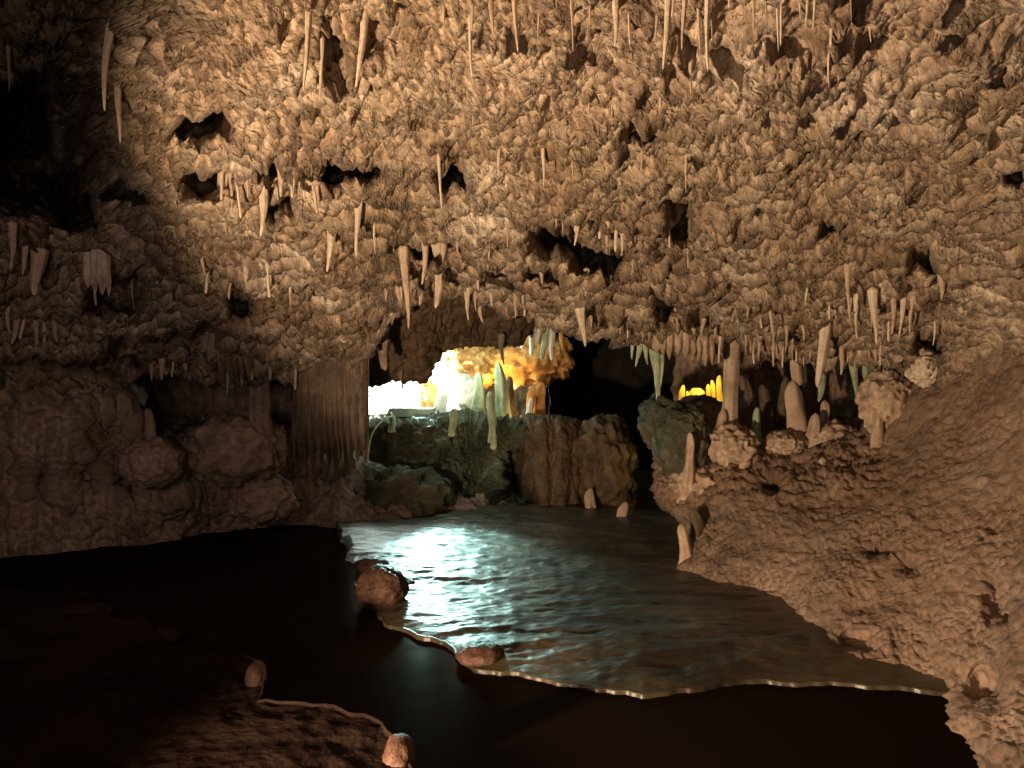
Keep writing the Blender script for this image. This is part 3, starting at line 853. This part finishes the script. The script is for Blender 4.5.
# ---- draperies
drapery('drapery', [83, 90, 104, 111], [254, 250, 250, 256], [290, 298, 300, 303], 6.7, 0.16, 'pale', 'white toothed stone curtain hanging on the far left', 4, 1, 0.35)
drapery('drapery', [292, 305, 340, 369], [338, 340, 344, 346], [468, 478, 480, 474], 8.5, 0.42, 'drape', 'large brown stone drapery with toothed hem left of the lit opening', 12, 2, 0.24, 0.35, 0.05)
drapery('drapery', [200, 212, 235, 252], [336, 334, 332, 338], [368, 392, 392, 380], 7.9, 0.3, 'left', 'hanging cluster of dark teeth over the left recess', 7, 3, 0.45, 0.2)
drapery('drapery', [250, 258, 270, 278], [262, 260, 262, 266], [300, 305, 302, 296], 7.0, 0.2, 'left', 'ribbed stone curtain on the shadowed left ceiling', 5, 4, 0.3, 0.2)
drapery('drapery', [652, 668, 690, 715], [330, 328, 330, 334], [356, 360, 362, 372], 7.8, 0.25, 'tan', 'toothed rock apron on the lip left of the tall column', 9, 5, 0.35, 0.2)
drapery('drapery', [218, 226, 238, 246], [174, 172, 174, 178], [206, 214, 216, 208], 5.55, 0.14, 'pale', 'fluted cream curtain on the left ceiling beside the dark hollow', 4, 6, 0.4)

# ---- columns


def column(px, py0, py1, w0, wm, w1, Y, mat, label, seed=0, bend=0.2):
    ms = Y / F
    a = at(px, py0, Y); b = at(px, py1, Y)
    H = a[2] - b[2] + 0.16

    def prof(t):
        c = w0 * (1 - t) + w1 * t
        s = math.sin(t * math.pi)
        return (c * (1 - s) + wm * s) * ms / 2
    me = lathe('column', H, prof, M[mat], seed, 28, 44, 0.06, bend, fl_n=6, lump=0.05)
    o = link('column', me, (a[0], Y, a[2] + 0.08)); tag(o, label, 'column')
    return o


column(733, 334, 436, 20, 14, 20, 8.03, 'tan', 'tall slim stone column joining ceiling and right shelf', 3)
column(262, 352, 428, 24, 19, 24, 8.35, 'left', 'thick dim stone column beside the big drapery', 4)

# ---- right shelf stalagmites
stalagmite(799, 438, 380, 24, 'tan', 'bell shaped stalagmite with narrow neck on the right shelf', top=0.55, pw=2.0, Y=7.95, foot=0.15, rnd=0.3, name='stalagmite')
stalactite(799, 338, 386, 13, 'tan', 'stalactite meeting the bell shaped stalagmite', Y=8.0, tip=0.7, pw=0.6)
stalagmite(783, 436, 376, 12, 'brown', 'upright dark stalagmite left of the bell shaped one', Y=8.5, top=0.75)
stalagmite(811, 458, 413, 15, 'tan', 'stalagmite in front of the bell shaped one, leaning right', Y=7.75, top=0.6)
stalagmite(823, 430, 400, 10, 'tan', 'small rounded stalagmite right of the bell shaped one', Y=7.95, top=0.8)
stalagmite(766, 434, 384, 15, 'brown', 'blunt brown stalagmite right of the tall column', Y=8.4, top=0.7)
stalagmite(750, 436, 374, 26, 'bank', 'broad dim stalagmite behind the tall column', Y=8.9, top=0.6)
stalagmite(758, 440, 407, 10, 'green', 'small green stalagmite in the dark of the shelf', Y=8.1, top=0.7)
stalagmite(721, 452, 409, 13, 'tan', 'stalagmite just left of the tall column', Y=7.95, top=0.65)
stalagmite(712, 454, 428, 10, 'brown', 'short stalagmite left of the column base', Y=7.9, top=0.7)
stalagmite(688, 479, 432, 11, 'tan', 'finger like stalagmite in front of the green mound', Y=7.6, top=0.75)
stalagmite(695, 536, 508, 15, 'brown', 'blunt dark stalagmite low at the left end of the bank', Y=7.15, top=0.8, rnd=0.35)
stalagmite(686, 556, 524, 14, 'tan', 'paler blunt stalagmite lowest at the left end of the bank', Y=6.98, top=0.75, rnd=0.3)
stalagmite(825, 478, 457, 14, 'tan', 'stubby stalagmite half buried below the popcorn mound', top=0.7, rnd=0.4, Y=7.35)
stalagmite(745, 478, 456, 14, 'tan', 'low stalagmite on the front of the shelf below the column', top=0.7, rnd=0.4, Y=7.65)
for px, a, b, w, lb in [(681, 406, 385, 7, 'tall yellow lit stalagmite in the dark gap'), (686, 406, 391, 5, 'small yellow stalagmite beside the tall yellow one'),
                        (708, 402, 384, 6, 'yellow stalagmite right of the round yellow one'), (714, 402, 380, 6, 'pale yellow stalagmite left of the tall column'), (722, 400, 375, 9, 'cream yellow lit stalagmite against the tall column')]:
    stalagmite(px, a, b, w, 'yellow', lb, Y=9.3, top=0.8, rnd=0.3)
blob('stalagmite', 697, 396, 16, 16, 9.3, 0.3, 'yellow', 'round glowing yellow stalagmite knob', 'stalagmite', 3, 4, 0.08, 0.03)
# masses on the shelf
blob('rock_mound', 681, 446, 44, 84, 8.1, 0.8, 'mossy', 'rounded greenish mound at the left end of the right shelf', 'rock mound', 11, 5, 0.2, 0.05, 0.85, 1.2, 0.08)
blob('rock_mound', 660, 422, 38, 52, 8.5, 0.8, 'mossy', 'dark green rock jutting into the dark gap', 'rock mound', 12, 5, 0.25, 0.08)
blob('rock_mound', 700, 420, 50, 46, 8.8, 0.9, 'bank', 'dim rock hump behind the green mound', 'rock mound', 13, 5, 0.2, 0.08)
blob('rock_mound', 832, 442, 54, 36, 7.85, 0.6, 'tan', 'popcorn covered mound below the bell shaped stalagmite', 'rock mound', 14, 5, 0.22, 0.12, 1.0, 1.6)
blob('rock_mound', 731, 448, 46, 44, 7.9, 0.6, 'tan', 'knobbly pale rock at the foot of the tall column', 'rock mound', 15, 5, 0.25, 0.14, 1.0, 1.8)
blob('rock_mound', 698, 488, 62, 48, 7.9, 0.7, 'tan', 'rough lumpy rock under the green mound', 'rock mound', 16, 5, 0.25, 0.14, 1.0, 1.8)
blob('rock_mound', 785, 444, 36, 24, 7.85, 0.5, 'tan', 'low rough lump left of the popcorn mound', 'rock mound', 17, 5, 0.25, 0.12, 1.0, 1.6)
# knobby stalagmite with nipple
kn = blob('stalagmite', 886, 402, 46, 56, 7.35, 0.45, 'tan', 'large knobbly stalagmite with a nipple top at the right of the shelf', 'stalagmite', 18, 5, 0.22, 0.1, 1.0, 1.4, 0.1)
stalagmite(889, 386, 361, 14, 'tan', 'nipple like stalagmite tip on top of the knobbly one', Y=7.3, top=0.55, rnd=0.4)
stalagmite(877, 446, 408, 12, 'tan', 'narrow flank stalagmite left below the knobbly one', Y=7.2, top=0.8)
stalagmite(897, 440, 400, 12, 'tan', 'narrow flank stalagmite right below the knobbly one', Y=7.15, top=0.8)
blob('pale_flowstone', 925, 368, 30, 34, 6.9, 0.3, 'pale', 'pale flowstone knob under the small dark grotto', 'flowstone', 19, 5, 0.28, 0.06, 1.0, 1.0)

# ---- left side masses
stalagmite(148, 444, 408, 17, 'left', 'cone shaped dim stalagmite on the round left mound', Y=8.0, top=0.45, rnd=0.15)
blob('rock_mound', 151, 462, 56, 48, 8.0, 0.6, 'left', 'round lumpy mound carrying the cone shaped stalagmite', 'rock mound', 21, 5, 0.16, 0.1, 1.0, 1.4)
blob('boulder', 237, 448, 90, 68, 8.45, 0.8, 'left', 'large rough boulder in the left recess', 'boulder', 22, 5, 0.2, 0.1, 1.0, 1.4)
blob('boulder', 262, 498, 64, 46, 8.6, 0.6, 'left', 'rounded dim boulder at the water under the large boulder', 'boulder', 23, 5, 0.2, 0.1, 1.0, 1.4)
0 and blob('boulder', 120, 508, 70, 40, 7.85, 0.5, 'left', 'low dim boulder near the left waterline', 'boulder', 24, 5, 0.22, 0.1, 1.0, 1.4)
0 and blob('boulder', 60, 445, 66, 44, 7.8, 0.5, 'left', 'smooth bulging rock on the far left wall', 'boulder', 25, 5, 0.15, 0.05, 1.0, 1.0)
blob('boulder', 390, 500, 120, 60, 9.7, 0.8, 'mossy', 'dark rough boulder at the foot of the green ledge', 'boulder', 26, 5, 0.25, 0.12, 1.0, 1.5)

# ---- centre ledge
etop = interp([(360, 430), (380, 427), (400, 425), (440, 425), (480, 427), (500, 428), (530, 431)])
nu, nv = 260, 160
PX = np.linspace(352, 530, nu)[None, :] * np.ones((nv, 1)); v = np.linspace(0, 1, nv)[:, None]
PY = etop(PX) + (520 - etop(PX)) * v
Ye = 10.4 - 0.4 * v + 0.9 * smooth_bump(PX, PY, 516, 478, 12, 26, 3) + 0.4 * smooth_bump(PX, PY, 385, 455, 10, 20, 3) - 0.15 * np.sin(PX * 0.05)
Pe = at(PX, PY, Ye)
ext = []
for t in np.linspace(1, 0, 60, endpoint=False):
    q = Pe[0].copy(); q[:, 1] += 2.3 * t; q[:, 2] -= 0.1 * t; q[:, 0] *= (1 + 0.25 * t); ext.append(q)
Pe = np.concatenate([np.array(ext), Pe], 0)
Pe = Pe + normals(Pe) * (rock_disp(Pe, 0.14, 0.10, 0.03, 0.04, 0.02, 91.0) * 1.0)[..., None]
o = link('rock_ledge', mesh_from('rock_ledge', Pe.reshape(-1, 3), grid_faces(*Pe.shape[:2]), M['mossy']))
tag(o, 'rough dark green rock ledge under the bright opening', 'rock ledge')
register(Pe)                      # sheet 7
nu, nv = 120, 150
btp = interp([(512, 421), (530, 419), (560, 421), (575, 425), (590, 432)])
PX = np.linspace(514, 588, nu)[None, :] * np.ones((nv, 1)); v = np.linspace(0, 1, nv)[:, None]
PY = btp(PX) + (520 - btp(PX)) * v
xx = (PX - 551) / 37
Yk = 10.15 - 0.18 * v + 0.9 * np.abs(xx) ** 5 + 0.12 * (1 - v) ** 6 - 0.03 * np.sin(PX * 0.35)
Pk = at(PX, PY, Yk)
ext = []
for t in np.linspace(1, 0, 40, endpoint=False):
    q = Pk[0].copy(); q[:, 1] += 1.4 * t; q[:, 2] -= 0.06 * t; q[:, 0] *= (1 + 0.13 * t); ext.append(q)
Pk = np.concatenate([np.array(ext), Pk], 0)
Pk = Pk + normals(Pk) * rock_disp(Pk, 0.06, 0.03, 0.006, 0.006, 0.03, 95.0)[..., None]
o = link('flowstone_block', mesh_from('flowstone_block', Pk.reshape(-1, 3), grid_faces(*Pk.shape[:2]), M['brown']))
tag(o, 'smooth brown flowstone block right of the green ledge', 'flowstone')
blob('rock_mound', 602, 466, 58, 92, 10.5, 1.2, 'brown', 'orange brown rock mound at the end of the ledge beside the dark gap', 'rock mound', 32, 5, 0.25, 0.1, 0.9, 1.3)
stalagmite(599, 434, 417, 11, 'brown', 'blunt stalagmite on top of the orange brown mound', Y=10.3, top=0.85, rnd=0.4)
stalagmite(622, 472, 449, 9, 'brown', 'small leaning stalagmite on the right flank of the orange brown mound', Y=10.1, top=0.8, rnd=0.4)
stalagmite(592, 512, 488, 12, 'tan', 'left of the two blunt stalagmites on the far wet floor', Y=9.85, top=0.85, rnd=0.35)
stalagmite(623, 524, 502, 13, 'tan', 'right of the two blunt stalagmites on the far wet floor', Y=9.25, top=0.85, rnd=0.35)
for px, a, b, w, mt, Y, lb, tp in [
    (439, 418, 388, 15, 'white', 10.9, 'short bright white stalagmite on the green ledge', 0.75),
    (476, 420, 372, 18, 'green', 10.9, 'thick pointed green stalagmite on the ledge', 0.4),
    (501, 420, 362, 16, 'green', 10.7, 'tallest green stalagmite in the middle of the ledge', 0.55),
    (493, 444, 391, 10, 'green', None, 'slender pale green stalagmite standing in front of the tallest', 0.75),
    (512, 422, 376, 14, 'brown', 10.95, 'brownish stalagmite behind the tallest green one', 0.6),
    (538, 424, 382, 19, 'orange', 10.9, 'rounded orange brown stalagmite on the right of the ledge', 0.85),
    (529, 420, 397, 8, 'white', 10.55, 'small gleaming white stalagmite before the orange one', 0.7),
    (452, 430, 408, 9, 'green', None, 'small green stalagmite at the front edge of the ledge', 0.8),
    (391, 426, 412, 8, 'green', None, 'tiny green stalagmite left of the grey slab', 0.8),
    (545, 426, 414, 7, 'brown', 10.4, 'tiny brown stalagmite at the foot of the orange one', 0.8)]:
    stalagmite(px, a, b, w, mt, lb, Y=Y, sheet=(7,), dy=0.04, top=tp, rnd=0.25 if tp > 0.5 else 0.12)
blob('flowstone_cone', 464, 400, 34, 52, 11.4, 0.5, 'white', 'pale flowstone slope leaning behind the thick green stalagmite', 'flowstone', 41, 5, 0.12, 0.03)
blob('rock_mound', 424, 398, 26, 36, 12.0, 0.6, 'orange', 'dull orange rock behind the short white stalagmite', 'rock mound', 42, 5, 0.2, 0.06)
# orange lit rock hanging in the second chamber
blob('hanging_rock', 472, 366, 52, 40, 11.9, 0.8, 'orange', 'orange lit rock hanging in the bright chamber', 'hanging rock', 43, 5, 0.25, 0.1, 1.0, 1.4, 0.15)
blob('hanging_rock', 530, 358, 78, 46, 12.0, 0.8, 'orange', 'large amber rock hanging above the orange stalagmite', 'hanging rock', 44, 5, 0.22, 0.1, 1.0, 1.4, 0.15)

# slab: bevelled block
bm = bmesh.new(); bmesh.ops.create_cube(bm, size=1)
c = at(410, 412, 10.75)
for vx in bm.verts:
    vx.co.x *= 0.54; vx.co.y *= 0.3; vx.co.z *= 0.10
    if vx.co.z > 0: vx.co.x += 0.03
bmesh.ops.bevel(bm, geom=bm.edges[:], offset=0.012, segments=2)
me = bpy.data.meshes.new('slab'); bm.to_mesh(me); bm.free(); me.materials.append(M['slab'])
o = link('stone_slab', me, tuple(c)); tag(o, 'flat grey green slab lying on the ledge in the white glow', 'slab')

# cable running down the ledge
cu = bpy.data.curves.new('cable', 'CURVE'); cu.dimensions = '3D'; cu.bevel_depth = 0.009; cu.bevel_resolution = 2
pts = [at(x, y, Y) for x, y, Y in [(392, 416, 10.2), (382, 420, 10.05), (375, 428, 9.95), (370, 438, 9.9), (368, 455, 9.85), (367, 475, 9.8)]]
sp = cu.splines.new('NURBS'); sp.points.add(len(pts) - 1)
for p, q in zip(sp.points, pts): p.co = (*q, 1)
sp.order_u = 4; sp.use_endpoint_u = True
tmp = bpy.data.objects.new('tmp', cu); COL.objects.link(tmp)
me = bpy.data.meshes.new_from_object(tmp.evaluated_get(bpy.context.evaluated_depsgraph_get())); bpy.data.objects.remove(tmp)
me.materials.clear(); me.materials.append(M['cable'])
o = link('cable', me); tag(o, 'thin pale cable running down the left of the green ledge', 'cable')

# rocks in and on the wet floor and terraces
blob('rock', 381, 588, 48, 44, float(ydepth(606)), 0.42, 'wetrock', 'wet dark brown rock on the lit rim of the flowstone', 'rock', 51, 5, 0.14, 0.03)
blob('rock', 372, 566, 32, 18, float(ydepth(572)), 0.25, 'wetrock', 'small glistening rock behind the wet brown one', 'rock', 52, 4, 0.14, 0.03)
blob('rock', 404, 584, 22, 12, float(ydepth(590)), 0.2, 'wetrock', 'small flat rock right of the wet brown one', 'rock', 53, 4, 0.14, 0.03)
blob('rock', 480, 654, 48, 22, float(ydepth(662)), 0.3, 'wetrock', 'low reddish brown rock sitting on the pool rim', 'rock', 54, 4, 0.12, 0.03)
blob('rock', 168, 636, 32, 20, float(ydepth(643)), 0.2, 'terrace', 'small round rock on the edge of the near terrace', 'rock', 55, 4, 0.12, 0.04)
blob('rock', 258, 678, 22, 36, float(ydepth(694)), 0.2, 'terrace', 'upright nub of rock on the near terrace edge', 'rock', 56, 4, 0.12, 0.04)
blob('rock', 85, 612, 54, 20, float(ydepth(618)), 0.25, 'terrace', 'low rock on the far left of the near terrace', 'rock', 57, 4, 0.12, 0.04)
blob('rock', 400, 762, 34, 52, float(ydepth(770)), 0.22, 'wetrock', 'reddish rock at the near corner of the terrace', 'rock', 58, 4, 0.12, 0.04)

# ------------------------------------------------------------------ LIGHTS


def spot(name, loc, target, W, col, size_deg, blend=1.0, r=0.08):
    l = bpy.data.lights.new(name, 'SPOT'); l.energy = W; l.color = col; l.spot_size = math.radians(size_deg); l.spot_blend = blend; l.shadow_soft_size = r
    o = bpy.data.objects.new(name, l); COL.objects.link(o); o.location = loc
    o.rotation_euler = (Vector(target) - Vector(loc)).to_track_quat('-Z', 'Y').to_euler()
    return o


def point(name, loc, W, col, r=0.03):
    l = bpy.data.lights.new(name, 'POINT'); l.energy = W; l.color = col; l.shadow_soft_size = r
    o = bpy.data.objects.new(name, l); COL.objects.link(o); o.location = loc
    return o


WARM = (1.0, 0.69, 0.43)
spot('ceiling_spot', (-1.8, 2.2, 0.27), tuple(at(725, 235, 5.9)), 1200, WARM, 90, 0.4, 0.10)
point('left_fill', (-0.2, -0.6, 1.8), 75, (1.0, 0.76, 0.62), 0.3)
spot('left_fill_spot', (-2.4, 2.9, 1.6), tuple(at(190, 420, 8.0)), 72, (1.0, 0.72, 0.58), 86, 1.0, 0.2)  # added fill that brightens the left wall, no lamp stands there
# second chamber
spot('chamber_spot', (-2.35, 11.3, 1.0), tuple(at(420, 380, 12.8)), 2600, (0.80, 1.0, 0.97), 150, 1.0, 0.08)
spot('chamber_lamp', tuple(at(420, 387, 11.0)), tuple(at(500, 590, 6.6)), 780, (0.50, 1.0, 0.92), 30, 0.8, 0.09)
point('ledge_green_fill', tuple(at(455, 340, 10.5)), 30, (0.78, 1.0, 0.82), 0.02)  # added, hidden behind the rear mass to brighten the ledge top
point('lip_white_fill', tuple(at(545, 306, 10.1)), 30, (0.9, 1.0, 0.95), 0.02)  # added out of sight above the lip to brighten the white hanging group
point('orange_lamp', tuple(at(492, 385, 11.5)), 16, (1.0, 0.55, 0.15), 0.02)
point('amber_lamp', tuple(at(526, 415, 10.75)), 2.5, (1.0, 0.62, 0.22), 0.015)
spot('yellow_lamp', tuple(at(698, 343, 9.05)), tuple(at(698, 396, 9.32)), 45, (1.0, 0.70, 0.16), 70, 0.8, 0.01)

w = bpy.data.worlds.new('world'); S.world = w; w.use_nodes = True
w.node_tree.nodes['Background'].inputs[0].default_value = (0.01, 0.008, 0.007, 1)
w.node_tree.nodes['Background'].inputs[1].default_value = 0.1
S.view_settings.view_transform = 'Standard'
S.view_settings.look = 'None'
S.cycles.use_denoising = True
S.cycles.max_bounces = 6
